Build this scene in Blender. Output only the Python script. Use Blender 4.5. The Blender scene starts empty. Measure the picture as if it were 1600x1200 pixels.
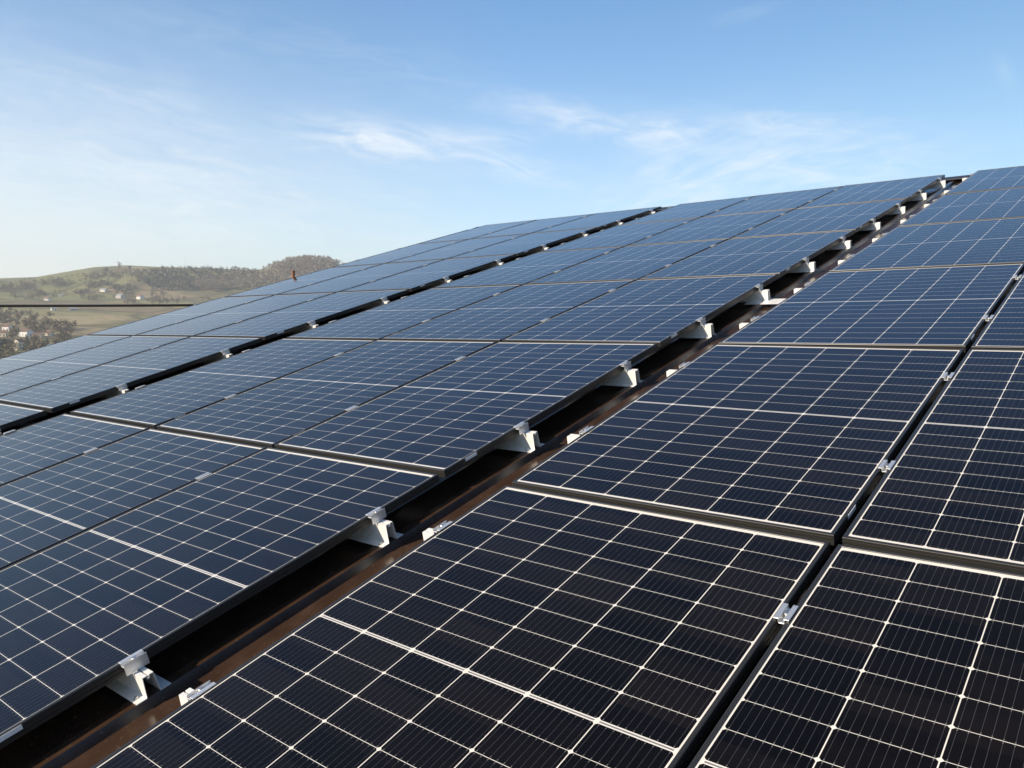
import bpy, bmesh, math, random
from mathutils import Vector, Matrix, noise

random.seed(7)
C = bpy.context.scene.collection
SC = bpy.context.scene

# ---------------------------------------------------------------- frame of the roof
TILT = math.radians(15.5)
ROOF = Matrix.Rotation(TILT, 4, 'X')          # u across, v up the slope, n off the roof
CAM = Vector((1.8241, -0.5224, 1.0328))
FPX = 1253.8                                    # focal length for a 1600 px wide picture
RIGHT = Vector((0.7718, 0.6358, -0.0002)).normalized()
FWD = Vector((-0.6342, 0.7698, -0.0718)).normalized()
DOWN = FWD.cross(RIGHT).normalized()
RIGHT = DOWN.cross(FWD).normalized()


def look(px, py):
    """World direction of a line of sight, used to survey where far things stand."""
    return (RIGHT * ((px - 800) / FPX) + DOWN * ((py - 600) / FPX) + FWD).normalized()


# ---------------------------------------------------------------- camera
cam = bpy.data.cameras.new("camera")
cam.sensor_width = 36.0
cam.lens = FPX / 1600 * 36.0
cam.clip_start = 0.05
cam.clip_end = 20000
co = bpy.data.objects.new("camera", cam)
C.objects.link(co)
m = Matrix.Identity(4)
for i in range(3):
    m[i][0] = RIGHT[i]
    m[i][1] = -DOWN[i]
    m[i][2] = -FWD[i]
    m[i][3] = CAM[i]
co.matrix_world = m
SC.camera = co

# ---------------------------------------------------------------- sun and sky
SUN_DIR = Vector((-0.51, -1.327, 0.67)).normalized()      # towards the sun
SUN_EL = math.asin(SUN_DIR.z)
SUN_AZ = math.atan2(SUN_DIR.x, SUN_DIR.y)
sl = bpy.data.lights.new("sun", 'SUN')
sl.energy = 4.8
sl.angle = math.radians(0.5)
sl.color = (1.0, 0.87, 0.70)
so = bpy.data.objects.new("sun", sl)
so.rotation_euler = SUN_DIR.to_track_quat('Z', 'Y').to_euler()
so.location = (0, 0, 60)
C.objects.link(so)

world = bpy.data.worlds.new("World")
SC.world = world
world.use_nodes = True
SC.view_settings.view_transform = 'Standard'
SC.view_settings.look = 'None'
SC.view_settings.gamma = 1
SC.view_settings.exposure = 0.55


class NT:
    """Small helper to write node trees as expressions."""

    def __init__(self, tree):
        self.t = tree

    def n(self, kind, **kw):
        nd = self.t.nodes.new(kind)
        for k, v in kw.items():
            setattr(nd, k, v)
        return nd

    def put(self, sock, v):
        if hasattr(v, 'is_output') or isinstance(v, bpy.types.NodeSocket):
            self.t.links.new(v, sock)
        else:
            sock.default_value = v

    def m(self, op, a, b=0.0, c=0.0, clamp=False):
        nd = self.n('ShaderNodeMath', operation=op, use_clamp=clamp)
        self.put(nd.inputs[0], a)
        self.put(nd.inputs[1], b)
        if len(nd.inputs) > 2:
            self.put(nd.inputs[2], c)
        return nd.outputs[0]

    def vm(self, op, a, b=(0, 0, 0)):
        nd = self.n('ShaderNodeVectorMath', operation=op)
        self.put(nd.inputs[0], a)
        self.put(nd.inputs[1], b)
        return nd.outputs['Value'] if op in ('DOT_PRODUCT', 'LENGTH') else nd.outputs['Vector']

    def mix(self, f, a, b, blend='MIX'):
        nd = self.n('ShaderNodeMix', data_type='RGBA', blend_type=blend)
        self.put(nd.inputs[0], f)
        self.put(nd.inputs[6], a)
        self.put(nd.inputs[7], b)
        return nd.outputs[2]

    def mixf(self, f, a, b):
        nd = self.n('ShaderNodeMix', data_type='FLOAT')
        self.put(nd.inputs[0], f)
        self.put(nd.inputs[2], a)
        self.put(nd.inputs[3], b)
        return nd.outputs[0]

    def noise(self, vec, scale, detail=4.0, rough=0.55, dist=0.0):
        nd = self.n('ShaderNodeTexNoise')
        self.put(nd.inputs['Vector'], vec)
        nd.inputs['Scale'].default_value = scale
        nd.inputs['Detail'].default_value = detail
        nd.inputs['Roughness'].default_value = rough
        nd.inputs['Distortion'].default_value = dist
        return nd.outputs['Fac']

    def ramp(self, f, stops):
        nd = self.n('ShaderNodeValToRGB')
        self.put(nd.inputs[0], f)
        el = nd.color_ramp.elements
        while len(el) < len(stops):
            el.new(0.5)
        for e, (p, c) in zip(el, stops):
            e.position = p
            e.color = (c[0], c[1], c[2], 1) if len(c) == 3 else c
        return nd.outputs[0]

    def smooth(self, x, lo, hi):
        nd = self.n('ShaderNodeMapRange', interpolation_type='SMOOTHSTEP')
        self.put(nd.inputs[0], x)
        nd.inputs[1].default_value = lo
        nd.inputs[2].default_value = hi
        return nd.outputs[0]


W = NT(world.node_tree)
bg = world.node_tree.nodes['Background']
sky = W.n('ShaderNodeTexSky', sky_type='NISHITA')
sky.sun_disc = False
sky.sun_elevation = SUN_EL
sky.sun_rotation = SUN_AZ
sky.altitude = 300
sky.air_density = 1.0
sky.dust_density = 0.6
sky.ozone_density = 1.6
tc = W.n('ShaderNodeTexCoord')
DIRV = tc.outputs['Generated']
SKY_STRENGTH = 0.15
# cirrus: wisps in fixed compass directions of the sky
wisps = [
    # centre px, along px, half length, half width (radians), density, stretch
    ((575, 222), (660, 236), 0.085, 0.022, 0.95),
    ((760, 245), (860, 275), 0.130, 0.018, 0.55),
    ((760, 213), (860, 216), 0.060, 0.009, 0.45),
    ((830, 166), (930, 185), 0.070, 0.013, 0.42),
    ((990, 203), (1090, 218), 0.140, 0.020, 0.62),
    ((1220, 198), (1320, 204), 0.120, 0.016, 0.62),
    ((1090, 285), (1190, 250), 0.120, 0.050, 0.62),
    ((1290, 262), (1390, 254), 0.140, 0.032, 0.50),
    ((265, 178), (345, 205), 0.090, 0.022, 0.34),
    ((90, 110), (200, 130), 0.160, 0.035, 0.22),
    ((560, 95), (800, 140), 0.260, 0.030, 0.16),
    ((200, 285), (400, 320), 0.330, 0.075, 0.38),
    ((420, 330), (700, 370), 0.300, 0.060, 0.25),
    ((1160, 22), (1190, 14), 0.030, 0.007, 0.22),
    ((1570, 115), (1580, 140), 0.020, 0.006, 0.25),
]
total = None
fib = W.n('ShaderNodeMapping')
fib.inputs['Rotation'].default_value = (0, 0, math.radians(-40))
fib.inputs['Scale'].default_value = (1.0, 1.0, 3.4)
W.put(fib.inputs['Vector'], DIRV)
n1 = W.noise(fib.outputs[0], 7.0, 8.0, 0.62, 0.6)
n2 = W.noise(fib.outputs[0], 24.0, 6.0, 0.6, 0.3)
tex = W.m('ADD', W.m('MULTIPLY', W.smooth(n1, 0.30, 0.72), 0.5), W.m('ADD', W.m('MULTIPLY', n2, 0.5), 0.25))
for cpx, apx, ll, lw, den in wisps:
    c = look(*cpx)
    a = look(*apx) - c
    a = (a - c * a.dot(c)).normalized()
    b = c.cross(a)
    s = W.m('MULTIPLY', W.vm('DOT_PRODUCT', DIRV, tuple(a)), 1 / ll)
    t = W.m('MULTIPLY', W.vm('DOT_PRODUCT', DIRV, tuple(b)), 1 / lw)
    front = W.m('GREATER_THAN', W.vm('DOT_PRODUCT', DIRV, tuple(c)), 0.3)
    q = W.m('ADD', W.m('MULTIPLY', s, s), W.m('MULTIPLY', t, t))
    wv = W.n('ShaderNodeCombineXYZ')
    W.put(wv.inputs[0], W.m('MULTIPLY', s, ll * 8.0))
    W.put(wv.inputs[1], W.m('MULTIPLY', t, lw * 34.0))
    wv.inputs[2].default_value = cpx[0] * 0.37
    fibre = W.noise(wv.outputs[0], 1.6, 7.0, 0.62, 1.1)
    den = W.m('MULTIPLY', W.smooth(fibre, 0.30, 0.72), den * 1.25)
    g = W.m('MULTIPLY', W.m('MULTIPLY', W.m('EXPONENT', W.m('MULTIPLY', q, -1.0)), den), front)
    total = g if total is None else W.m('ADD', total, g)
cloud = W.m('MULTIPLY', W.m('MULTIPLY', total, tex), 0.68, clamp=True)
# thin veil that whitens the low sky, thicker on the sun's side
sep = W.n('ShaderNodeSeparateXYZ')
W.put(sep.inputs[0], DIRV)
up = W.m('MAXIMUM', sep.outputs[2], 0.0)
side = W.m('ADD', W.m('MULTIPLY', W.vm('DOT_PRODUCT', DIRV, tuple(-RIGHT)), 1.0), 0.5, clamp=True)
tint = W.ramp(side, [(0.0, (0.56, 0.71, 0.76)), (0.5, (0.67, 0.87, 0.98)), (1.0, (0.82, 0.92, 0.96))])
base_sky = W.mix(1.0, sky.outputs[0], tint, 'MULTIPLY')
deep = W.ramp(up, [(0.34, (1, 1, 1)), (0.50, (0.80, 0.92, 1.08)), (0.66, (0.66, 0.72, 0.82)), (0.86, (0.56, 0.58, 0.62))])
base_sky = W.mix(1.0, base_sky, deep, 'MULTIPLY')
amount = W.n('ShaderNodeFloatCurve')
W.put(amount.inputs[1], side)
cu = amount.mapping.curves[0].points
cu[0].location = (0.0, 0.28)
cu[1].location = (1.0, 0.72)
cu.new(0.5, 0.38)
amount.mapping.update()
veil = W.m('MULTIPLY', W.m('SUBTRACT', 1.0, W.smooth(up, 0.0, 0.35)), amount.outputs[0], clamp=True)
col = W.mix(veil, base_sky, (4.9, 4.78, 4.5, 1))
near_sun = W.smooth(W.vm('DOT_PRODUCT', DIRV, tuple(SUN_DIR)), 0.30, 0.85)  # sky behind camera artificially dimmed around the sun, so shaded rails go darker
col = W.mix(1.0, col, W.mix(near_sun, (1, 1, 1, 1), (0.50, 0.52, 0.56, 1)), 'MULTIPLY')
col = W.mix(cloud, col, (5.2, 5.25, 5.2, 1))
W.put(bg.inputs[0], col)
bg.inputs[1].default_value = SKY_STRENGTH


# ---------------------------------------------------------------- materials
def new_mat(name):
    mt = bpy.data.materials.new(name)
    mt.use_nodes = True
    return mt, NT(mt.node_tree), mt.node_tree.nodes['Principled BSDF']


def plain(name, col, rough=0.6, metal=0.0, var=0.15, scale=6.0, spec=0.5):
    mt, T, b = new_mat(name)
    t = T.n('ShaderNodeTexCoord')
    n = T.noise(t.outputs['Object'], scale, 5.0)
    lo = tuple(c * (1 - var) for c in col) + (1,)
    hi = tuple(min(1, c * (1 + var)) for c in col) + (1,)
    T.put(b.inputs['Base Color'], T.mix(n, lo, hi))
    b.inputs['Roughness'].default_value = rough
    b.inputs['Metallic'].default_value = metal
    b.inputs['Specular IOR Level'].default_value = spec
    return mt


PL, PW = 1.722, 1.134           # panel length and width
CELLP_U, CELLP_V = 0.184, 0.0925


def laminate_material():
    mt, T, b = new_mat('solar_cells_under_glass')
    t = T.n('ShaderNodeTexCoord')
    s = T.n('ShaderNodeSeparateXYZ')
    T.put(s.inputs[0], t.outputs['Object'])
    x, y = s.outputs[0], s.outputs[1]
    xu = T.m('SUBTRACT', x, 0.016)
    cu = T.m('MULTIPLY', xu, 1 / CELLP_U)
    a = T.m('MULTIPLY', T.m('FRACT', cu), CELLP_U)
    da = T.m('MINIMUM', a, T.m('SUBTRACT', 0.1815, a))
    inx = T.m('MULTIPLY', T.m('GREATER_THAN', xu, 0.0), T.m('LESS_THAN', xu, 1.102))
    # fold the two halves of the panel about its middle
    yy = T.m('SUBTRACT', T.m('ABSOLUTE', T.m('SUBTRACT', y, PL / 2)), 0.0055)
    cv = T.m('MULTIPLY', yy, 1 / CELLP_V)
    bb = T.m('MULTIPLY', T.m('FRACT', cv), CELLP_V)
    db = T.m('MINIMUM', bb, T.m('SUBTRACT', 0.091, bb))
    iny = T.m('MULTIPLY', T.m('GREATER_THAN', yy, 0.0), T.m('LESS_THAN', yy, 9 * CELLP_V - 0.0015))
    ch = T.m('GREATER_THAN', T.m('ADD', da, db), 0.0051)
    cell = T.m('MULTIPLY', T.m('MULTIPLY', T.m('GREATER_THAN', da, 0.0), T.m('GREATER_THAN', db, 0.0)), ch)
    cell = T.m('MULTIPLY', cell, T.m('MULTIPLY', inx, iny))
    # wires along the slope, ten to a cell, with solder pads near the cell ends
    w = T.m('ABSOLUTE', T.m('SUBTRACT', T.m('FRACT', T.m('MULTIPLY', a, 1 / 0.0182)), 0.5))
    w = T.m('MULTIPLY', w, 0.0182)
    pad = T.m('MULTIPLY', T.m('LESS_THAN', db, 0.0058), T.m('GREATER_THAN', db, 0.0016))
    wid = T.m('ADD', T.m('MULTIPLY', pad, 0.0006), 0.00032)
    wire = T.m('LESS_THAN', w, wid)
    mid = T.m('LESS_THAN', T.m('ABSOLUTE', T.m('SUBTRACT', y, PL / 2)), 0.0022)
    midx = T.m('LESS_THAN', T.m('ABSOLUTE', T.m('SUBTRACT', a, 0.091)), 0.086)
    rib = T.m('MULTIPLY', T.m('MULTIPLY', mid, midx), inx)
    # silicon: nearly black, faint tint from cell to cell and panel to panel
    cid = T.n('ShaderNodeCombineXYZ')
    T.put(cid.inputs[0], T.m('FLOOR', cu))
    T.put(cid.inputs[1], T.m('FLOOR', T.m('MULTIPLY', y, 1 / CELLP_V)))
    oi = T.n('ShaderNodeObjectInfo')
    T.put(cid.inputs[2], T.m('MULTIPLY', oi.outputs['Random'], 100.0))
    wn = T.n('ShaderNodeTexWhiteNoise', noise_dimensions='3D')
    T.put(wn.inputs[0], cid.outputs[0])
    sil = T.mix(wn.outputs['Value'], (0.0026, 0.0020, 0.0018, 1), (0.0078, 0.0058, 0.0046, 1))
    wirec = T.mix(pad, (0.07, 0.07, 0.075, 1), (0.14, 0.135, 0.13, 1))
    sil = T.mix(wire, sil, wirec)
    white = T.mix(rib, (0.75, 0.715, 0.645, 1), (0.20, 0.20, 0.21, 1))
    base = T.mix(cell, white, sil)
    # a trace of dust on the glass, washed down to the lower frame edge
    dn = T.noise(t.outputs['Object'], 3.1, 6.0, 0.6)
    dust = T.m('MULTIPLY', T.smooth(dn, 0.35, 0.85), 0.004)
    tide = T.m('ADD', 0.020, T.m('MULTIPLY', T.noise(t.outputs['Object'], 14.0, 4.0, 0.6), 0.030))
    soil = T.m('MULTIPLY', T.m('SUBTRACT', 1.0, T.m('DIVIDE', y, tide), clamp=True), 0.16)
    spots = T.m('MULTIPLY', T.smooth(T.noise(t.outputs['Object'], 95.0, 2.0, 0.5), 0.735, 0.80), 0.05)
    dust = T.m('ADD', dust, T.m('ADD', soil, spots))
    base = T.mix(dust, base, (0.35, 0.32, 0.28, 1))
    T.put(b.inputs['Base Color'], base)
    b.inputs['Roughness'].default_value = 0.55
    b.inputs['Specular IOR Level'].default_value = 0.0
    b.inputs['Coat Weight'].default_value = 1.0
    b.inputs['Coat IOR'].default_value = 1.335
    T.put(b.inputs['Coat Roughness'], T.m('ADD', T.m('MULTIPLY', dn, 0.06), 0.07))
    return mt


MAT = {
    'laminate': laminate_material(),
    'frame': plain('black_anodised_frame', (0.025, 0.0242, 0.0225), 0.36, 0.0, 0.15, 40, 0.5),
    'alu': plain('bare_aluminium', (0.78, 0.78, 0.77), 0.42, 0.75, 0.08, 60),
    'zinc': plain('galvanised_rail', (0.82, 0.81, 0.77), 0.45, 0.18, 0.20, 55),
    'bolt': plain('steel_bolt', (0.62, 0.61, 0.58), 0.3, 0.9, 0.1, 80),
    'sticker': plain('white_label_film', (0.72, 0.72, 0.74), 0.5, 0, 0.05, 60),
    'cable': plain('black_cable_sheath', (0.012, 0.012, 0.013), 0.5),
    'ridge': plain('dark_ridge_metal', (0.03, 0.022, 0.018), 0.4, 0, 0.2, 8),
    'wall': plain('rendered_barn_wall', (0.46, 0.42, 0.35), 0.9, 0, 0.15, 2),
    'pipe': plain('terracotta_pipe', (0.22, 0.095, 0.05), 0.7, 0, 0.2, 30),
}


def roof_material():
    mt, T, b = new_mat('brown_coated_sheet')
    t = T.n('ShaderNodeTexCoord')
    n = T.noise(t.outputs['Object'], 9.0, 7.0, 0.65)
    n2 = T.noise(t.outputs['Object'], 70.0, 3.0, 0.6)
    c = T.ramp(n, [(0.3, (0.036, 0.020, 0.0125)), (0.55, (0.050, 0.028, 0.017)), (0.75, (0.074, 0.045, 0.029))])
    c = T.mix(T.smooth(n2, 0.60, 0.78), c, (0.10, 0.066, 0.044, 1))
    T.put(b.inputs['Base Color'], c)
    T.put(b.inputs['Roughness'], T.m('ADD', T.m('MULTIPLY', n, 0.22), 0.12))
    b.inputs['Specular IOR Level'].default_value = 0.8
    return mt


MAT['roof'] = roof_material()


# ---------------------------------------------------------------- mesh helpers
class MB:
    def __init__(self):
        self.v, self.f = [], []

    def add(self, vs, fs):
        o = len(self.v)
        self.v += [tuple(p) for p in vs]
        self.f += [tuple(i + o for i in f) for f in fs]
        return self

    def box(self, a, b):
        x0, y0, z0 = a
        x1, y1, z1 = b
        return self.add([(x0, y0, z0), (x1, y0, z0), (x1, y1, z0), (x0, y1, z0), (x0, y0, z1), (x1, y0, z1), (x1, y1, z1), (x0, y1, z1)],
                        [(0, 3, 2, 1), (4, 5, 6, 7), (0, 1, 5, 4), (1, 2, 6, 5), (2, 3, 7, 6), (3, 0, 4, 7)])

    def extrude(self, prof, axis, a, b, closed=True, caps=True):
        """prof: list of 2-D points; axis 'x': points are (y, z); axis 'y': points are (x, z)."""
        n = len(prof)
        P = (lambda p, t: (t, p[0], p[1])) if axis == 'x' else (lambda p, t: (p[0], t, p[1]))
        vs = [P(p, a) for p in prof] + [P(p, b) for p in prof]
        fs = [(i, (i + 1) % n, (i + 1) % n + n, i + n) for i in range(n if closed else n - 1)]
        if closed and caps:
            fs += [tuple(range(n - 1, -1, -1)), tuple(range(n, 2 * n))]
        return self.add(vs, fs)

    def tube(self, pts, r, n=10, caps=True):
        pts = [Vector(p) for p in pts]
        rings = []
        for i, p in enumerate(pts):
            d = (pts[min(i + 1, len(pts) - 1)] - pts[max(i - 1, 0)]).normalized()
            h = Vector((0, 0, 1)) if abs(d.z) < 0.9 else Vector((1, 0, 0))
            a = d.cross(h).normalized()
            b = d.cross(a)
            rr = r[i] if isinstance(r, (list, tuple)) else r
            rings.append([p + (a * math.cos(2 * math.pi * k / n) + b * math.sin(2 * math.pi * k / n)) * rr for k in range(n)])
        vs = [q for ring in rings for q in ring]
        fs = []
        for i in range(len(pts) - 1):
            for k in range(n):
                fs.append((i * n + k, i * n + (k + 1) % n, (i + 1) * n + (k + 1) % n, (i + 1) * n + k))
        if caps:
            fs += [tuple(range(n - 1, -1, -1)), tuple(range((len(pts) - 1) * n, len(pts) * n))]
        return self.add(vs, fs)

    def mesh(self, name, mat):
        me = bpy.data.meshes.new(name)
        me.from_pydata(self.v, [], self.f)
        bm = bmesh.new()
        bm.from_mesh(me)
        bmesh.ops.recalc_face_normals(bm, faces=bm.faces)
        bm.to_mesh(me)
        bm.free()
        if mat:
            me.materials.append(mat)
        return me

    def build(self, name, mat, parent=None, smooth=False):
        o = bpy.data.objects.new(name, self.mesh(name, mat))
        C.objects.link(o)
        if parent:
            o.parent = parent
        if smooth:
            for p in o.data.polygons:
                p.use_smooth = True
        return o


def bevel(o, w, seg=2):
    md = o.modifiers.new('edge', 'BEVEL')
    md.width = w
    md.segments = seg
    md.limit_method = 'ANGLE'
    return o


def tag(o, label, cat, group=None, kind=None):
    o['label'] = label
    o['category'] = cat
    if group:
        o['group'] = group
    if kind:
        o['kind'] = kind
    return o


def structure(o):
    o['kind'] = 'structure'
    return o


def empty(name, mw=None, loc=None):
    o = bpy.data.objects.new(name, None)
    o.empty_display_size = 0.1
    C.objects.link(o)
    if mw is not None:
        o.matrix_world = mw
    if loc is not None:
        o.location = loc
    return o


def dup(root):
    r = root.copy()
    C.objects.link(r)
    for ch in list(root.children):
        c = ch.copy()
        C.objects.link(c)
        c.parent = r
        for g in list(ch.children):
            d = g.copy()
            C.objects.link(d)
            d.parent = c
    return r


# ---------------------------------------------------------------- the roof it all stands on
PITCH = PL + 0.0317
U = {'R0': 0.0, 'R1': 1.1557, 'A': -1.4738, 'B': -2.6240, 'C': -3.7767, 'D': -5.2219, 'E': -6.3757, 'F': -7.5280}
UK = [-7.54, -5.9, -4.1, -3.78, -2.05, -.34, 0, 1.14, 2.3]
ZK = [[-0.0005, -0.0012, -0.0018, -0.0021, -0.0051, -0.0053, -0.0109, -0.0222, -0.0158],
      [0.0029, 0.0042, 0.0021, 0.0046, -0.0061, 0.008, 0.0077, -0.0074, -0.005],
      [0.0044, 0.0117, 0.0085, 0.0064, 0.0075, 0.0102, 0.0106, 0.0118, 0.0046],
      [0.0026, 0.0051, 0.0046, 0.0034, 0.003, 0.0014, 0.002, 0.0046, 0.0036],
      [0.0003, 0.0005, 0.0004, -0.0005, -0.0029, -0.009, -0.007, -0.0017, 0.0002],
      [-0.0038, -0.0041, -0.004, -0.0036, -0.0035, -0.0055, -0.0013, 0.0, 0.0006],
      [-0.0113, -0.0125, -0.0115, -0.0084, -0.0002, 0.0103, 0.0148, 0.0072, 0.0043]]


def interp(x, xs, ys):
    if x <= xs[0]:
        return ys[0]
    for i in range(1, len(xs)):
        if x <= xs[i]:
            t = (x - xs[i - 1]) / (xs[i] - xs[i - 1])
            return ys[i - 1] * (1 - t) + ys[i] * t
    return ys[-1]


def sag(u, v):
    """The panels of the real roof do not lie perfectly flat: a centimetre of unevenness."""
    cols = [interp(u, UK, row) for row in ZK]
    return interp(v / PITCH, list(range(7)), cols)


ZRIB = -0.0985                       # rib tops below the panels' faces
V0, V1 = -0.30, 10.86
U0, U1 = -8.05, 2.75
GROUND = -5.2

barn = empty('farm_building', loc=(-2.6, 5.0, GROUND))
tag(barn, 'building with brown ribbed metal roof carrying all the solar panels', 'building')
bpy.context.view_layer.update()


def under(o, root):
    """Parent o to root and keep it where it was modelled."""
    o.parent = root
    o.matrix_parent_inverse = root.matrix_world.inverted()
    return o


RIB_TOP_R = -0.274                   # right edge of the rib that shows in the near gap
PITCH_U = 0.25
prof = []
k = math.floor((U0 - RIB_TOP_R) / PITCH_U)
u = RIB_TOP_R + k * PITCH_U
RH, TW, SL = 0.026, 0.042, 0.012

while u < U1:
    prof += [(u - TW - SL, ZRIB - RH), (u - TW, ZRIB), (u, ZRIB), (u + SL, ZRIB - RH)]
    u += PITCH_U
closed = prof + [(a, b - 0.004) for a, b in reversed(prof)]
o = MB().extrude(closed, 'y', V0, V1).build('roof_sheet', MAT['roof'])
o.matrix_world = ROOF
under(o, barn)
# far slope of the same roof, beyond the ridge
rz = ROOF @ Vector((0, V1, ZRIB))
BACK = Matrix.Translation(Vector((0, rz.y, rz.z))) @ Matrix.Rotation(-TILT, 4, 'X') @ Matrix.Translation(Vector((0, 0.02, -ZRIB - 0.004)))
o = MB().extrude(closed, 'y', 0.0, V1).build('roof_sheet', MAT['roof'])
o.matrix_world = BACK
under(o, barn)
# ridge cap: a folded strip over both slopes
c, s_ = math.cos(TILT), math.sin(TILT)
cap = [(-0.17, -0.17 * math.tan(TILT)), (0, 0.012), (0.17, -0.17 * math.tan(TILT)), (0.17, -0.17 * math.tan(TILT) - 0.004), (0, 0.006), (-0.17, -0.17 * math.tan(TILT) - 0.004)]
o = MB().extrude([(rz.y + a, rz.z + b + 0.02) for a, b in cap], 'x', U0 - 0.03, U1 + 0.03).build('ridge_cap', MAT['ridge'])
under(o, barn)
# walls
ye, zr = (ROOF @ Vector((0, V0 + 0.35, ZRIB - RH))).y, rz.z
ze = (ROOF @ Vector((0, V0 + 0.35, ZRIB - RH - 0.02))).z
yb = 2 * rz.y - ye
gable = [(ye, GROUND), (yb, GROUND), (yb, ze), (rz.y, zr - 0.08), (ye, ze)]
o = MB().extrude(gable, 'x', U0 + 0.30, U1 - 0.30).build('wall', MAT['wall'])
under(o, barn)

# vent pipe on the verge
pipe = empty('vent_pipe', ROOF @ Matrix.Translation(Vector((-7.74, 6.47, ZRIB - RH))) @ Matrix.Rotation(-TILT, 4, 'X'))
tag(pipe, 'short rust brown vent pipe poking up past the far left roof edge', 'pipe')
MB().tube([(0, 0, -0.05), (0, 0, 0.185)], 0.022, 14).build('pipe_body', MAT['pipe'], pipe)
MB().tube([(0, 0, 0.186), (0, 0, 0.200), (0, 0, 0.203)], [0.028, 0.028, 0.02], 14).build('pipe_cap', MAT['pipe'], pipe)

# ---------------------------------------------------------------- one solar panel and its copies
FH = 0.032


def sweep_frame():
    P = [(0, -FH), (0, -0.0225), (0.0026, -0.0220), (0.0026, -0.0195), (0, -0.0190), (0, -0.0105), (0.0026, -0.0100),
         (0.0026, -0.0075), (0, -0.0070), (0, -0.0024), (0.0008, -0.0008), (0.0024, 0), (0.0107, 0), (0.0112, -0.0006), (0.0112, -0.0064),
         (0.0020, -0.0064), (0.0020, -0.0300), (0.022, -0.0300), (0.022, -FH)]
    mb = MB()
    vs = []
    for d, z in P:
        vs += [(d, d, z), (PW - d, d, z), (PW - d, PL - d, z), (d, PL - d, z)]
    n = len(P)
    fs = []
    for i in range(n):
        j = (i + 1) % n
        for k in range(4):
            l = (k + 1) % 4
            fs.append((i * 4 + k, i * 4 + l, j * 4 + l, j * 4 + k))
    return mb.add(vs, fs)


panel0 = empty('solar_panel')
sweep_frame().build('frame', MAT['frame'], panel0)
MB().box((0.0113, 0.0113, -0.0062), (PW - 0.0113, PL - 0.0113, -0.0025)).build('cell_laminate', MAT['laminate'], panel0)
MB().box((PW - 0.0002, 0.125, -0.0150), (PW + 0.0010, 0.195, -0.0020)).build('serial_sticker', MAT['sticker'], panel0)
COLTEXT = {
    'R0': 'first column right of the near gap', 'R1': 'last column at the right',
    'A': 'first column left of the near gap', 'B': 'middle column of the central block', 'C': 'first column right of the far gap',
    'D': 'first column left of the far gap', 'E': 'middle column of the far block', 'F': 'outermost column at the left edge'}
ROWTEXT = ['nearest', 'second', 'third', 'fourth', 'fifth', 'topmost']
first = True
for cn in ('R0', 'R1', 'A', 'B', 'C', 'D', 'E', 'F'):
    for r in range(6):
        if (cn in ('E', 'F') and r == 0):
            continue
        p = panel0 if first else dup(panel0)
        first = False
        u0, v0 = U[cn], r * PITCH
        zc = [sag(u0 + a, v0 + b) for a, b in ((0, 0.05), (PW, 0.05), (0, PL - 0.05), (PW, PL - 0.05))]
        du = random.uniform(-0.0012, 0.0012) + ((zc[1] + zc[3]) - (zc[0] + zc[2])) / 2 / PW
        dv = random.uniform(-0.0008, 0.0008) + ((zc[2] + zc[3]) - (zc[0] + zc[1])) / 2 / (PL - 0.1)
        zm = sum(zc) / 4
        loc = Vector((u0, v0, zm - du * PW / 2 - dv * PL / 2))
        X = Vector((1, 0, du)).normalized()
        Y = Vector((0, 1, dv))
        Y = (Y - X * Y.dot(X)).normalized()
        Zv = X.cross(Y)
        mm = Matrix.Identity(4)
        for i in range(3):
            mm[i][0], mm[i][1], mm[i][2], mm[i][3] = X[i], Y[i], Zv[i], loc[i]
        p.matrix_world = ROOF @ mm
        tag(p, 'dark solar panel, %s row up, %s' % (ROWTEXT[r], COLTEXT[cn]), 'solar panel', 'solar panels on the roof')

# ---------------------------------------------------------------- rails
RAIL_V = [0.483, 1.385, 2.250, 3.120, 4.000, 4.870, 5.770, 6.640, 7.512, 8.385, 9.255, 10.165]
ROWLINE = []
for r in range(6):
    for h in (0, 1):
        ROWLINE.append((r, h, RAIL_V[2 * r + h]))


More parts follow.
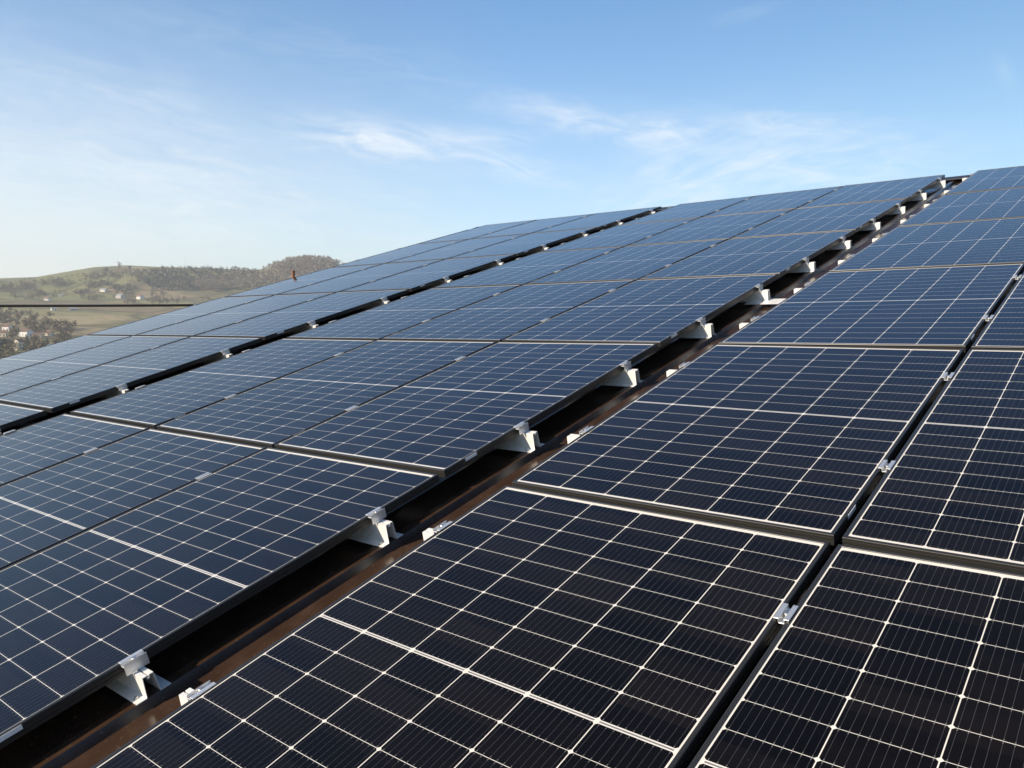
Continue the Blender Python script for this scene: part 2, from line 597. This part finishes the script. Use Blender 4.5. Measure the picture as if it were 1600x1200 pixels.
def rail(ua, ub, v, label):
    za, zb = sag(ua, v), sag(ub, v)
    zf = ZRIB + 0.0012
    mb = MB()
    t = 0.0022

    def section(ztop):
        return [(-0.050, zf), (-0.019, zf), (-0.0145, ztop - t), (-0.0045, ztop - t), (-0.0045, ztop - 0.011), (0.0045, ztop - 0.011),
                (0.0045, ztop - t), (0.0145, ztop - t), (0.019, zf), (0.050, zf),
                (0.050, zf + t), (0.0205, zf + t), (0.016, ztop), (0.0025, ztop), (0.0025, ztop - 0.009), (-0.0025, ztop - 0.009),
                (-0.0025, ztop), (-0.016, ztop), (-0.0205, zf + t), (-0.050, zf + t)]
    pa = section(-FH - 0.001 + za)
    pb = section(-FH - 0.001 + zb)
    n = len(pa)
    vs = [(ua, a, b) for a, b in pa] + [(ub, a, b) for a, b in pb]
    # quads across the section so that the end caps stay clean
    fs = [(i, (i + 1) % n, (i + 1) % n + n, i + n) for i in range(n)]
    pairs = [(0, 1, 18, 19), (1, 2, 17, 18), (2, 3, 16, 17), (3, 4, 15, 16), (4, 5, 14, 15), (5, 6, 13, 14), (6, 7, 12, 13), (7, 8, 11, 12), (8, 9, 10, 11)]
    for q in pairs:
        fs.append(q)
        fs.append(tuple(i + n for i in reversed(q)))
    mb.add(vs, fs)
    o = mb.build('mounting_rail', MAT['zinc'])
    # screw heads on the foot flange
    root = o
    o.matrix_world = ROOF @ Matrix.Translation(Vector((0, v, 0)))
    for us in (ub - 0.03, ua + 0.03):
        sc = MB().tube([(us, -0.036, zf + t + 0.0004), (us, -0.036, zf + t + 0.004), (us, -0.036, zf + t + 0.006)], [0.006, 0.006, 0.004], 8)
        sc.build('screw', MAT['bolt'], root)
    tag(root, label, 'rail', 'mounting rails under the panels')
    return root


HT = ('lower', 'upper')
for r, h, v in ROWLINE:
    rail(U['C'] - 0.055, -0.270, v, 'silver hat rail jutting into the near gap, %s rail of the %s row' % (HT[h], ROWTEXT[r]))
    if r > 0 or h == 1:
        rail(U['F'] - 0.05, U['D'] + PW + 0.072, v, 'silver hat rail jutting into the far gap, %s rail of the %s row' % (HT[h], ROWTEXT[r]))
    rail(-0.100, U['R1'] + PW + 0.06, v + 0.012, 'silver rail under the right hand columns, %s rail of the %s row' % (HT[h], ROWTEXT[r]))

# flat strip that bridges the near gap under one rail end
v5 = ROWLINE[5][2]
o = MB().box((-0.40, v5 - 0.115, 0.0), (0.10, v5 + 0.03, 0.0011)).build('joining_strip', MAT['zinc'])
o.matrix_world = ROOF @ Matrix.Translation(Vector((0, 0, ZRIB + 0.0001)))
tag(o, 'flat bright metal strip lying across the near gap under one rail end', 'strip', None)

# ---------------------------------------------------------------- clamps
def bolt_mesh(z0):
    mb = MB()
    mb.tube([(0, 0, z0), (0, 0, z0 + 0.0012)], 0.0078, 14)
    mb.tube([(0, 0, z0 + 0.0012), (0, 0, z0 + 0.0075), (0, 0, z0 + 0.0085)], [0.0058, 0.0058, 0.0048], 12)
    return mb


CL = 0.066
t = 0.0026
# between two panels: a channel whose lips grip both frames
mid = empty('mid_clamp')
g = 0.0085
prof_mid = [(-g - 0.010, 0.0004), (-g - 0.010, 0.0004 + t), (-g + t, 0.0004 + t), (-g + t, -0.011 + t), (g - t, -0.011 + t), (g - t, 0.0004 + t),
            (g + 0.010, 0.0004 + t), (g + 0.010, 0.0004), (g, 0.0004), (g, -0.011), (-g, -0.011), (-g, 0.0004)]


def channel(prof, pairs):
    mb = MB()
    n = len(prof)
    vs = [(a, -CL / 2, b) for a, b in prof] + [(a, CL / 2, b) for a, b in prof]
    fs = [(i, (i + 1) % n, (i + 1) % n + n, i + n) for i in range(n)]
    for q in pairs:
        fs.append(q)
        fs.append(tuple(i + n for i in reversed(q)))
    return mb.add(vs, fs)


bevel(channel(prof_mid, [(0, 1, 2, 11), (2, 3, 10, 11), (3, 4, 9, 10), (4, 5, 8, 9), (5, 6, 7, 8)]).build('clamp_body', MAT['alu'], mid), 0.0006, 1)
bolt_mesh(-0.011 + t + 0.0002).build('bolt', MAT['bolt'], mid)
# at the edge of a block: one lip on the frame, a wall down to the rail
end = empty('end_clamp')
prof_end = [(-0.010, 0.0004), (-0.010, 0.0004 + t), (0.0015 + t, 0.0004 + t), (0.0015 + t, -0.008 + t), (0.021 - t, -0.008 + t), (0.021 - t, 0.003),
            (0.021, 0.003), (0.021, -FH), (0.021 - t, -FH), (0.021 - t, -0.008), (0.0015, -0.008), (0.0015, 0.0004)]
bevel(channel(prof_end, [(0, 1, 2, 11), (2, 3, 10, 11), (3, 4, 9, 10), (4, 5, 6, 7), (4, 7, 8, 9)]).build('clamp_body', MAT['alu'], end), 0.0006, 1)
ob = bolt_mesh(-0.008 + t + 0.0002).build('bolt', MAT['bolt'], end)
ob.location = (0.011, 0, 0)
used = {'mid': False, 'end': False}


def put_clamp(kind, u, v, flip, where, r, h):
    src = mid if kind == 'mid' else end
    o = src if not used[kind] else dup(src)
    used[kind] = True
    mm = ROOF @ Matrix.Translation(Vector((u, v, sag(u, v) + 0.0006)))
    if flip:
        mm = mm @ Matrix.Rotation(math.pi, 4, 'Z')
    o.matrix_world = mm
    tag(o, 'silver %s clamp on %s, %s one of %s row' % (kind, where, HT[h], ROWTEXT[r]), 'clamp', '%s clamps holding the panels' % kind)


for r, h, v in ROWLINE:
    jit = lambda: random.uniform(-0.006, 0.006)
    put_clamp('end', U['A'] + PW, v - 0.004 + jit(), False, "the near gap's left edge", r, h)
    put_clamp('end', U['R0'], v + 0.012 + jit(), True, "the near gap's right edge", r, h)
    put_clamp('end', U['C'], v + jit(), True, "the far gap's right edge", r, h)
    put_clamp('mid', U['R0'] + PW + 0.0108, v - 0.012 + jit(), False, 'the right hand seam', r, h)
    for a, b, wh in (('B', 'A', 'first seam left of near gap'), ('C', 'B', 'first seam right of far gap')):
        put_clamp('mid', (U[a] + PW + U[b]) / 2, v + jit(), False, wh, r, h)
    if r == 0 and h == 0:
        continue
    put_clamp('end', U['D'] + PW, v + jit(), False, "the far gap's left edge", r, h)
    put_clamp('mid', (U['E'] + PW + U['D']) / 2, v + jit(), False, 'first seam left of far gap', r, h)
    if r == 0:
        continue
    put_clamp('mid', (U['F'] + PW + U['E']) / 2, v + jit(), False, 'last seam before the left edge', r, h)
    put_clamp('end', U['F'], v + jit(), True, 'the outer left panel edge', r, h)

# ---------------------------------------------------------------- the valley and the hills beyond
AZ0 = math.atan2(FWD.x, FWD.y)


def azim(px):
    d = look(px, 506)
    return math.atan2(d.x, d.y)


CREST = [(-900, 452), (-400, 452), (-150, 446), (0, 442.5), (60, 439.5), (110, 431), (150, 424), (200, 420), (260, 421), (330, 421), (400, 423),
         (425, 418), (445, 410), (480, 404), (515, 407), (550, 416), (620, 432), (800, 450), (1400, 458), (2600, 458)]
AZC = [(azim(a), b) for a, b in CREST]
AZX = [a for a, b in AZC]
AZY = [b for a, b in AZC]
RHO = [0, 45, 110, 180, 300, 780, 1000, 1200, 1400, 1600, 1780, 1920, 2060, 2200, 2450, 2700, 4200]
HOR = 506.0


def wrap(a):
    while a > AZ0 + math.pi:
        a -= 2 * math.pi
    while a < AZ0 - math.pi:
        a += 2 * math.pi
    return a


def ground(x, y):
    """Height of the land: flat by the building, falling to the valley, then up to the hills."""
    dx, dy = x - CAM.x, y - CAM.y
    r = math.hypot(dx, dy)
    a = wrap(math.atan2(dx, dy))
    c = interp(a, AZX, AZY)
    hc = (HOR - c) / FPX
    zs = [GROUND, GROUND - 0.1, -9.0, -13.0, -18.0, -24.2, -11.5, 5.7, 25.6, 48.5,
          (0.027 + 0.42 * (hc - 0.045)) * 1780, (0.010 + 0.72 * hc) * 1920, (hc - 0.0022) * 2060, hc * 2200, hc * 2200 - 14, hc * 2200 - 60, -60]
    z = interp(r, RHO, zs)
    k = min(1.0, max(0.0, (r - 70) / 300))
    n = noise.fractal(Vector((x / 260, y / 260, 3.1)), 1.0, 2.0, 4)
    fade = 1.0 if r < 1700 else max(0.12, 1 - (r - 1700) / 450)
    return z + k * fade * n * (1.2 + min(r, 1600) / 320)


def locate(px, py, rmin=120, rmax=2600):
    """Where the line of sight through a point of the survey photo meets the land."""
    d = look(px, py)
    h = math.hypot(d.x, d.y)
    r = rmin
    while r < rmax:
        p = CAM + d * (r / h)
        if p.z <= ground(p.x, p.y):
            return Vector((p.x, p.y, ground(p.x, p.y)))
        r *= 1.004
    return None


az = []
a_lo, a_hi = azim(-260), azim(760)
na = 250
az += [a_lo + (a_hi - a_lo) * i / na for i in range(na)]
nb = 90
az += [a_hi + (2 * math.pi - (a_hi - a_lo)) * i / nb for i in range(nb)]
rs = [0.6]
while rs[-1] < 2880:
    q = rs[-1]
    rs.append(q * (1.5 if q < 40 else 1.06 if q < 250 else 1.016 if q < 2300 else 1.06))
mb = MB()
NA = len(az)
for r in rs:
    for a in az:
        x, y = CAM.x + math.sin(a) * r, CAM.y + math.cos(a) * r
        mb.v.append((x, y, ground(x, y)))
for i in range(len(rs) - 1):
    for k_ in range(NA):
        l_ = (k_ + 1) % NA
        mb.f.append((i * NA + k_, i * NA + l_, (i + 1) * NA + l_, (i + 1) * NA + k_))
mb.f.append(tuple(range(NA)))


def land_material():
    mt, T, b = new_mat('winter_meadows')
    t = T.n('ShaderNodeTexCoord')
    mp = T.n('ShaderNodeMapping')
    mp.inputs['Rotation'].default_value = (0, 0, math.radians(24))
    mp.inputs['Scale'].default_value = (1.0, 0.62, 0.0)
    T.put(mp.inputs[0], t.outputs['Object'])
    wv = T.n('ShaderNodeVectorMath', operation='ADD')
    nz = T.n('ShaderNodeTexNoise')
    T.put(nz.inputs['Vector'], mp.outputs[0])
    nz.inputs['Scale'].default_value = 0.006
    sc = T.vm('SCALE', nz.outputs['Color'])
    sc.node.inputs['Scale'].default_value = 90
    T.put(wv.inputs[0], mp.outputs[0])
    T.put(wv.inputs[1], sc)
    vo = T.n('ShaderNodeTexVoronoi', feature='F1')
    vo.inputs['Scale'].default_value = 0.0085
    T.put(vo.inputs['Vector'], wv.outputs[0])
    sp = T.n('ShaderNodeSeparateColor')
    T.put(sp.inputs[0], vo.outputs['Color'])
    f = T.ramp(sp.outputs[0], [(0.0, (0.20, 0.205, 0.085)), (0.25, (0.27, 0.255, 0.11)), (0.45, (0.33, 0.295, 0.135)), (0.64, (0.40, 0.325, 0.18)),
                               (0.8, (0.25, 0.19, 0.115)), (1.0, (0.21, 0.215, 0.09))])
    ve = T.n('ShaderNodeTexVoronoi', feature='DISTANCE_TO_EDGE')
    ve.inputs['Scale'].default_value = 0.0085
    T.put(ve.inputs['Vector'], wv.outputs[0])
    f = T.mix(T.m('MULTIPLY', T.m('SUBTRACT', 1.0, T.smooth(ve.outputs['Distance'], 0.015, 0.06)), 0.6), f, (0.07, 0.065, 0.035, 1))
    n = T.noise(t.outputs['Object'], 0.012, 6.0, 0.62)
    n2 = T.noise(t.outputs['Object'], 0.09, 5.0, 0.6)
    f = T.mix(T.smooth(n, 0.50, 0.68), f, (0.17, 0.15, 0.085, 1))
    f = T.mix(T.m('MULTIPLY', T.smooth(n2, 0.45, 0.8), 0.45), f, (0.12, 0.11, 0.055, 1))
    T.put(b.inputs['Base Color'], f)
    b.inputs['Roughness'].default_value = 0.95
    b.inputs['Specular IOR Level'].default_value = 0.1
    return mt


land = mb.build('ground', land_material(), smooth=True)
structure(land)


# ---------------------------------------------------------------- woods, trees and houses
def leaf_material(name, cols, trans=0.0):
    mt, T, b = new_mat(name)
    t = T.n('ShaderNodeTexCoord')
    n = T.noise(t.outputs['Object'], 0.05, 3.0)
    g = T.n('ShaderNodeNewGeometry')
    r = T.m('ADD', T.m('MULTIPLY', n, 0.6), T.m('MULTIPLY', g.outputs['Random Per Island'], 0.5))
    T.put(b.inputs['Base Color'], T.ramp(r, [(0.2, cols[0]), (0.55, cols[1]), (0.9, cols[2])]))
    b.inputs['Roughness'].default_value = 0.9
    b.inputs['Specular IOR Level'].default_value = 0.1
    return mt


M_EVER = leaf_material('evergreen_foliage', [(0.036, 0.050, 0.030), (0.052, 0.066, 0.040), (0.078, 0.086, 0.052)])
M_BARE = leaf_material('bare_twigs', [(0.17, 0.135, 0.10), (0.25, 0.205, 0.155), (0.34, 0.285, 0.21)])
M_HEDGE = leaf_material('winter_hedge', [(0.11, 0.10, 0.055), (0.16, 0.135, 0.08), (0.23, 0.18, 0.115)])
M_TRUNK = plain('tree_bark', (0.10, 0.08, 0.065), 0.9, 0, 0.2, 3, 0.1)


def leaf(mb, p, s, rnd):
    d = Vector((rnd.gauss(0, 1), rnd.gauss(0, 1), rnd.gauss(0, 1))).normalized()
    e = d.cross(Vector((rnd.gauss(0, 1), rnd.gauss(0, 1), rnd.gauss(0, 1)))).normalized()
    a, b_ = d * s, e * s * rnd.uniform(0.5, 0.9)
    mb.add([p - a, p + b_ * 0.8 - a * 0.2, p + a, p - b_], [(0, 1, 2, 3)])


def crown(mb, base, h, w, kind, n, rnd, s=None):
    """Leaf clumps through the volume of a crown."""
    lobes = [(Vector((rnd.uniform(-.26, .26) * w, rnd.uniform(-.26, .26) * w, rnd.uniform(.42, .80) * h)), rnd.uniform(.25, .40) * w) for _ in range(5)]
    for _ in range(n):
        if kind == 'cone':
            q = rnd.random() ** 1.5
            rr = (1 - q) * w * 0.5 * math.sqrt(rnd.random()) + 0.1
            an = rnd.uniform(0, 6.283)
            p = Vector((math.cos(an) * rr, math.sin(an) * rr, h * (0.10 + 0.9 * q)))
            ls = (s or w * 0.14) * (1.15 - 0.7 * q)
        else:
            c_, r_ = rnd.choice(lobes)
            v = Vector((rnd.gauss(0, 1), rnd.gauss(0, 1), rnd.gauss(0, 1))).normalized() * r_ * rnd.random() ** 0.45
            p = c_ + v
            p.z = max(p.z, h * (0.02 if kind == 'bush' else 0.18))
            ls = (s or w * 0.11) * rnd.uniform(0.6, 1.25)
        leaf(mb, base + p, ls, rnd)


def trunk(mb, base, h, r):
    mb.tube([base + Vector((0, 0, -0.8)), base + Vector((0, 0, h * 0.35)), base + Vector((h * 0.01, 0, h * 0.7))], [r, r * 0.75, r * 0.25], 5)


def inside(x, y, poly):
    c_ = False
    j = len(poly) - 1
    for i in range(len(poly)):
        xi, yi = poly[i]
        xj, yj = poly[j]
        if (yi > y) != (yj > y) and x < (xj - xi) * (y - yi) / (yj - yi) + xi:
            c_ = not c_
        j = i
    return c_


# open yards kept clear round the houses, as surveyed
YARDS = [(41, 526, 13, 22), (30, 547, 9, 34), (60, 529, 10, 19), (76, 524.5, 11, 19), (12, 517, 10, 14), (3, 526, 11, 20), (162, 455, 9, 9), (188, 466, 9, 8),
         (219, 468, 9, 8), (74, 470, 8, 7), (95, 464, 8, 6), (84, 485.5, 9, 7), (115, 485, 10, 7)]


def wood(name, label, poly, n, specs, mat, seed, cat='wood', patchy=0.0):
    """A wood covering an area of the hillside (outline surveyed on the photo, then placed on the land)."""
    rnd = random.Random(seed)
    xs = [p[0] for p in poly]
    ys = [p[1] for p in poly]
    lf, tr = MB(), MB()
    done = tries = 0
    while done < n and tries < n * 40:
        tries += 1
        x, y = rnd.uniform(min(xs), max(xs)), rnd.uniform(min(ys), max(ys))
        if not inside(x, y, poly):
            continue
        if patchy and noise.noise(Vector((x / 26, y / 7, seed))) < patchy - 0.5:
            continue
        x += rnd.gauss(0, 3.5)
        y += abs(rnd.gauss(0, 1.2))
        if any(abs(x - hx) < hw and -2 < y - hy < hh for hx, hy, hw, hh in YARDS):
            continue
        p = locate(x, y, 250)
        if p is None:
            continue
        done += 1
        kind, h0, h1, asp, nl = rnd.choice(specs)
        h = rnd.uniform(h0, h1)
        crown(lf, p, h, h * asp * rnd.uniform(0.8, 1.25), kind, nl, rnd)
        if kind == 'bare':
            trunk(tr, p, h, 0.22)
    o = lf.build(name, mat)
    tag(o, label, cat, None, 'stuff')
    if tr.v:
        tr.build('trunks', M_TRUNK, o)['kind'] = 'stuff'
    return o


wood('evergreen_wood', 'dark evergreen wood across the brow of the hill below the mast',
     [(228, 446), (236, 421), (262, 420.6), (330, 420.8), (372, 422), (404, 424), (398, 433), (350, 436), (322, 442), (312, 454), (262, 455), (240, 453)],
     760, [('cone', 9, 15, 0.42, 34), ('round', 8, 12, 0.85, 40)], M_EVER, 3)
wood('bare_wood', 'grey brown leafless wood on the slope right of the evergreens',
     [(300, 452), (318, 440), (352, 432), (405, 425), (440, 422), (520, 415), (560, 420), (560, 452), (430, 448), (392, 456), (340, 454), (316, 456)],
     560, [('bare', 11, 19, 0.72, 46)], M_BARE, 4)
wood('hilltop_wood', 'bare brown wood capping the highest hilltop at the right',
     [(420, 418.6), (432, 414.4), (447, 410), (480, 404.5), (515, 407.5), (532, 411.5), (530, 416), (470, 420), (424, 424)],
     340, [('bare', 13, 18, 0.6, 60)], M_BARE, 5)
wood('hedgerows', 'brownish hedges and scrub scattered over the lower fields', [(-60, 450), (60, 444), (120, 435), (150, 429), (228, 425), (226, 440), (215, 452), (330, 468), (350, 474), (300, 476), (180, 474), (100, 466), (-60, 470)],
     760, [('bush', 3, 7, 1.4, 30), ('bare', 7, 11, 0.85, 36)], M_HEDGE, 6, 'hedges', 0.6)
wood('valley_trees', 'mixed bare trees and bushes around the village houses at lower left', [(-80, 488), (52, 488), (88, 500), (118, 512), (112, 530), (60, 560), (-80, 574)],
     280, [('bush', 4, 8, 1.3, 60), ('bare', 8, 13, 0.85, 90)], M_HEDGE, 8, 'trees', 0.45)
wood('skyline_bushes', 'low line of bushes along the left hill crest', [(-80, 443.5), (60, 440), (112, 431.5), (150, 424.6), (232, 421.4), (232, 423), (150, 427), (112, 434), (60, 443), (-80, 447)],
     120, [('bush', 2.5, 5.5, 1.4, 24), ('round', 4, 8, 0.9, 26)], M_HEDGE, 9, 'bushes')


def tree(px, py, h, w, kind, n, mat, label, seed, name='tree'):
    rnd = random.Random(seed)
    p = locate(px, py, 150)
    root = empty(name, loc=p)
    lf, tr = MB(), MB()
    crown(lf, Vector((0, 0, 0)), h, w, kind, n, rnd, w * 0.075)
    lf.build('crown', mat, root)
    trunk(tr, Vector((0, 0, 0)), h, max(0.14, h * 0.022))
    for k_ in range(6):
        an = rnd.uniform(0, 6.28)
        b0 = Vector((0, 0, h * rnd.uniform(0.25, 0.5)))
        tr.tube([b0, b0 + Vector((math.cos(an) * w * 0.28, math.sin(an) * w * 0.28, h * 0.28))], [h * 0.011, h * 0.004], 5)
    tr.build('trunk', M_TRUNK, root)
    tag(root, label, 'tree')
    return root


tree(186, 425.5, 25, 12, 'round', 240, M_BARE, 'tall lone bare tree standing up on the left hill skyline', 11)
tree(203, 424, 16, 9, 'round', 200, M_EVER, 'small dark tree on the skyline right of the lone tall tree', 12)
tree(167, 426, 11, 16, 'bush', 220, M_HEDGE, 'wide dark bush on the skyline left of the lone tall tree', 13, 'bush')
tree(369, 424, 15, 9, 'round', 220, M_BARE, 'thin tree rising above the wood in the hill saddle', 14)
tree(513, 411, 18, 11, 'round', 260, M_BARE, 'bare tree at the right end of the hilltop wood', 15)
tree(43, 549, 15, 9, 'cone', 520, M_EVER, 'dark evergreen tree in front of the tall cream village house', 16, 'evergreen_tree')
tree(4, 552, 12, 11, 'round', 420, M_EVER, 'dark round tree at the lower left picture edge', 17)
tree(56, 538, 9, 10, 'round', 380, M_HEDGE, 'brown bush tree right of the cream village house', 18)
tree(98, 532, 7, 12, 'bush', 380, M_BARE, 'reddish brown bush close to the roof edge at the lower left', 19, 'bush')

M_W = {'white': plain('white_render', (0.78, 0.76, 0.71), 0.85, 0, 0.05, 1), 'cream': plain('cream_render', (0.70, 0.62, 0.46), 0.85, 0, 0.06, 1),
       'grey': plain('grey_render', (0.48, 0.46, 0.42), 0.85, 0, 0.06, 1), 'blue': plain('blue_grey_cladding', (0.30, 0.36, 0.46), 0.7, 0, 0.06, 1)}
M_R = {'red': plain('red_tiles', (0.22, 0.115, 0.085), 0.85, 0, 0.2, 1.5), 'brown': plain('brown_tiles', (0.17, 0.105, 0.075), 0.85, 0, 0.2, 1.5),
       'grey': plain('grey_roofing', (0.30, 0.30, 0.31), 0.8, 0, 0.15, 1.5)}
M_WIN = plain('dark_window_glass', (0.03, 0.035, 0.045), 0.15, 0, 0.1, 1)


def house(px, py, w, d, h, rise, wall, roofc, turn, label, wins=(3, 1), chim=True, name='house', sink=0.0):
    p = locate(px, py, 150)
    to = (CAM - p)
    rz_ = math.atan2(to.x, -to.y) + math.radians(turn)
    root = empty(name, loc=p - Vector((0, 0, sink)))
    root.rotation_euler = (0, 0, rz_)
    prof_ = [(-d / 2, -1.5), (d / 2, -1.5), (d / 2, h), (0, h + rise - 0.12), (-d / 2, h)]
    MB().extrude(prof_, 'x', -w / 2, w / 2).build('wall', M_W[wall], root)
    ov = 0.45
    k_ = rise / (d / 2)
    rp = [(-d / 2 - ov, h - ov * k_), (0, h + rise), (d / 2 + ov, h - ov * k_), (d / 2 + ov, h - ov * k_ + 0.22), (0, h + rise + 0.22), (-d / 2 - ov, h - ov * k_ + 0.22)]
    mbr = MB()
    n_ = 6
    vs = [(-w / 2 - ov, a, b) for a, b in rp] + [(w / 2 + ov, a, b) for a, b in rp]
    fs = [(i, (i + 1) % n_, (i + 1) % n_ + n_, i + n_) for i in range(n_)] + [(0, 1, 4, 5), (1, 2, 3, 4), (6, 7, 10, 11), (7, 8, 9, 10)]
    rf = mbr.add(vs, fs).build('roof', M_R[roofc], root)
    if chim:
        MB().box((w * 0.18, -0.35, h + rise * 0.5), (w * 0.18 + 0.7, 0.35, h + rise + 0.9)).build('chimney', M_R['red'], rf)
    for j in range(wins[1]):
        for i in range(wins[0]):
            x = -w / 2 + w * (i + 0.5) / wins[0]
            z = 1.0 + j * 2.7
            if z + 1.3 < h + 0.2:
                wn_ = MB().box((x - 0.5, -d / 2 - 0.03, z), (x + 0.5, -d / 2 + 0.05, z + 1.3)).build('window', M_WIN, root)
    for j in range(wins[1]):
        z = 1.0 + j * 2.7
        if z + 1.3 < h + 0.2:
            MB().box((w / 2 - 0.05, -0.5, z), (w / 2 + 0.03, 0.5, z + 1.3)).build('window', M_WIN, root)
    MB().box((w * 0.32 - 0.5, -d / 2 - 0.04, -0.2), (w * 0.32 + 0.5, -d / 2 + 0.04, 2.0)).build('door', M_R['brown'], root)
    tag(root, label, 'house')
    return root


house(41, 526, 10.2, 9, 5.2, 2.6, 'white', 'brown', -42, 'broad white house with brown hipped roof in the village', (3, 1))
house(30, 547, 5.8, 6.6, 7.4, 2.3, 'cream', 'red', 40, 'tall narrow cream house with red roof, nearest of the village', (2, 2))
house(60, 529, 8.4, 7, 3.4, 2.0, 'cream', 'brown', -25, 'low cream cottage right of the broad white village house', (2, 1))
house(76, 524.5, 8.6, 7, 3.2, 2.0, 'cream', 'red', -30, 'rightmost small village cottage with cream walls', (2, 1))
house(12, 517, 8, 7, 4.4, 2.2, 'white', 'brown', -38, 'small white cottage left of the broad village house', (2, 1))
house(3, 526, 10, 8, 4.2, 2.4, 'cream', 'red', -20, 'cream house with red roof at the left picture edge', (3, 1))
house(162, 455, 12, 8, 3.2, 2.2, 'white', 'grey', -40, 'bright white house highest on the hillside', (4, 1))
house(188, 466, 13, 9, 4.4, 3.0, 'grey', 'grey', -48, 'pale grey farmhouse between two white hillside houses', (4, 1))
house(219, 468, 10, 8, 5.4, 3.2, 'white', 'red', -50, 'white hillside house with bright red roof at right', (3, 2))
house(74, 470, 8, 7, 3.4, 2.4, 'white', 'red', -35, 'small white house with red roof above the cable at left', (3, 1))
house(95, 464, 7, 7, 3, 2.0, 'white', 'grey', -10, 'tiny white house among hedges left of the hill pastures', (2, 1))
house(84, 485.5, 7, 5, 3.2, 1.8, 'white', 'grey', 12, 'white shed just below the cable at left', (2, 1), False, 'shed')
house(115, 485, 12, 6, 2.4, 1.4, 'blue', 'grey', 5, 'long blue grey barn just below the cable', (4, 1), False, 'barn')

# mast on the brow
p = locate(289.5, 421.5, 250)
mast = empty('radio_mast', loc=p)
mp_ = MB()
H = 40.0
for sx, sy in ((-1, -1), (1, -1), (0, 1.2)):
    mp_.tube([(sx * 0.55, sy * 0.55, -1), (sx * 0.30, sy * 0.30, H)], 0.09, 5)
mp_.build('lattice_legs', MAT['zinc'], mast)
mp_ = MB()
z = 0.5
i = 0
cs = [(-1, -1), (1, -1), (0, 1.2)]
while z < H - 1:
    q = 0.55 - 0.25 * z / H
    a_, b_ = cs[i % 3], cs[(i + 1) % 3]
    mp_.tube([(a_[0] * q, a_[1] * q, z), (b_[0] * q, b_[1] * q, z + 1.2)], 0.04, 4)
    z += 0.6
    i += 1
mp_.build('lattice_bracing', MAT['zinc'], mast)
MB().tube([(0, 0, H), (0, 0, H + 4)], 0.06, 5).build('antenna', MAT['zinc'], mast)
tag(mast, 'very thin radio mast rising from the wooded brow', 'mast')

# overhead cable past the gable end
ca = CAM + look(0, 478.2) * 14.0
cb = CAM + look(300, 477.2) * 13.6
dv_ = (cb - ca)
pts = []
for i in range(41):
    t_ = -5.0 + 10.0 * i / 40
    q = ca + dv_ * t_
    q.z += 0.0016 * (t_ - 0.5) ** 2 * dv_.length ** 2
    pts.append(q)
cbl = MB().tube(pts, 0.019, 8).build('overhead_cable', MAT['cable'], smooth=True)
tag(cbl, 'thick black overhead cable strung level across the valley view', 'cable')

# ---------------------------------------------------------------- air
HAZE = 0.00019
if HAZE:
    hz = MB().box((-2950, -2950, -75), (2950, 2950, 205)).build('haze', None)
    mt = bpy.data.materials.new('valley_air')
    mt.use_nodes = True
    mt.node_tree.nodes.clear()
    out = mt.node_tree.nodes.new('ShaderNodeOutputMaterial')
    pv = mt.node_tree.nodes.new('ShaderNodeVolumePrincipled')
    pv.inputs['Color'].default_value = (0.93, 0.965, 1.0, 1)
    pv.inputs['Density'].default_value = HAZE
    pv.inputs['Anisotropy'].default_value = 0.2
    mt.node_tree.links.new(pv.outputs[0], out.inputs['Volume'])
    hz.data.materials.append(mt)
    hz['kind'] = 'stuff'
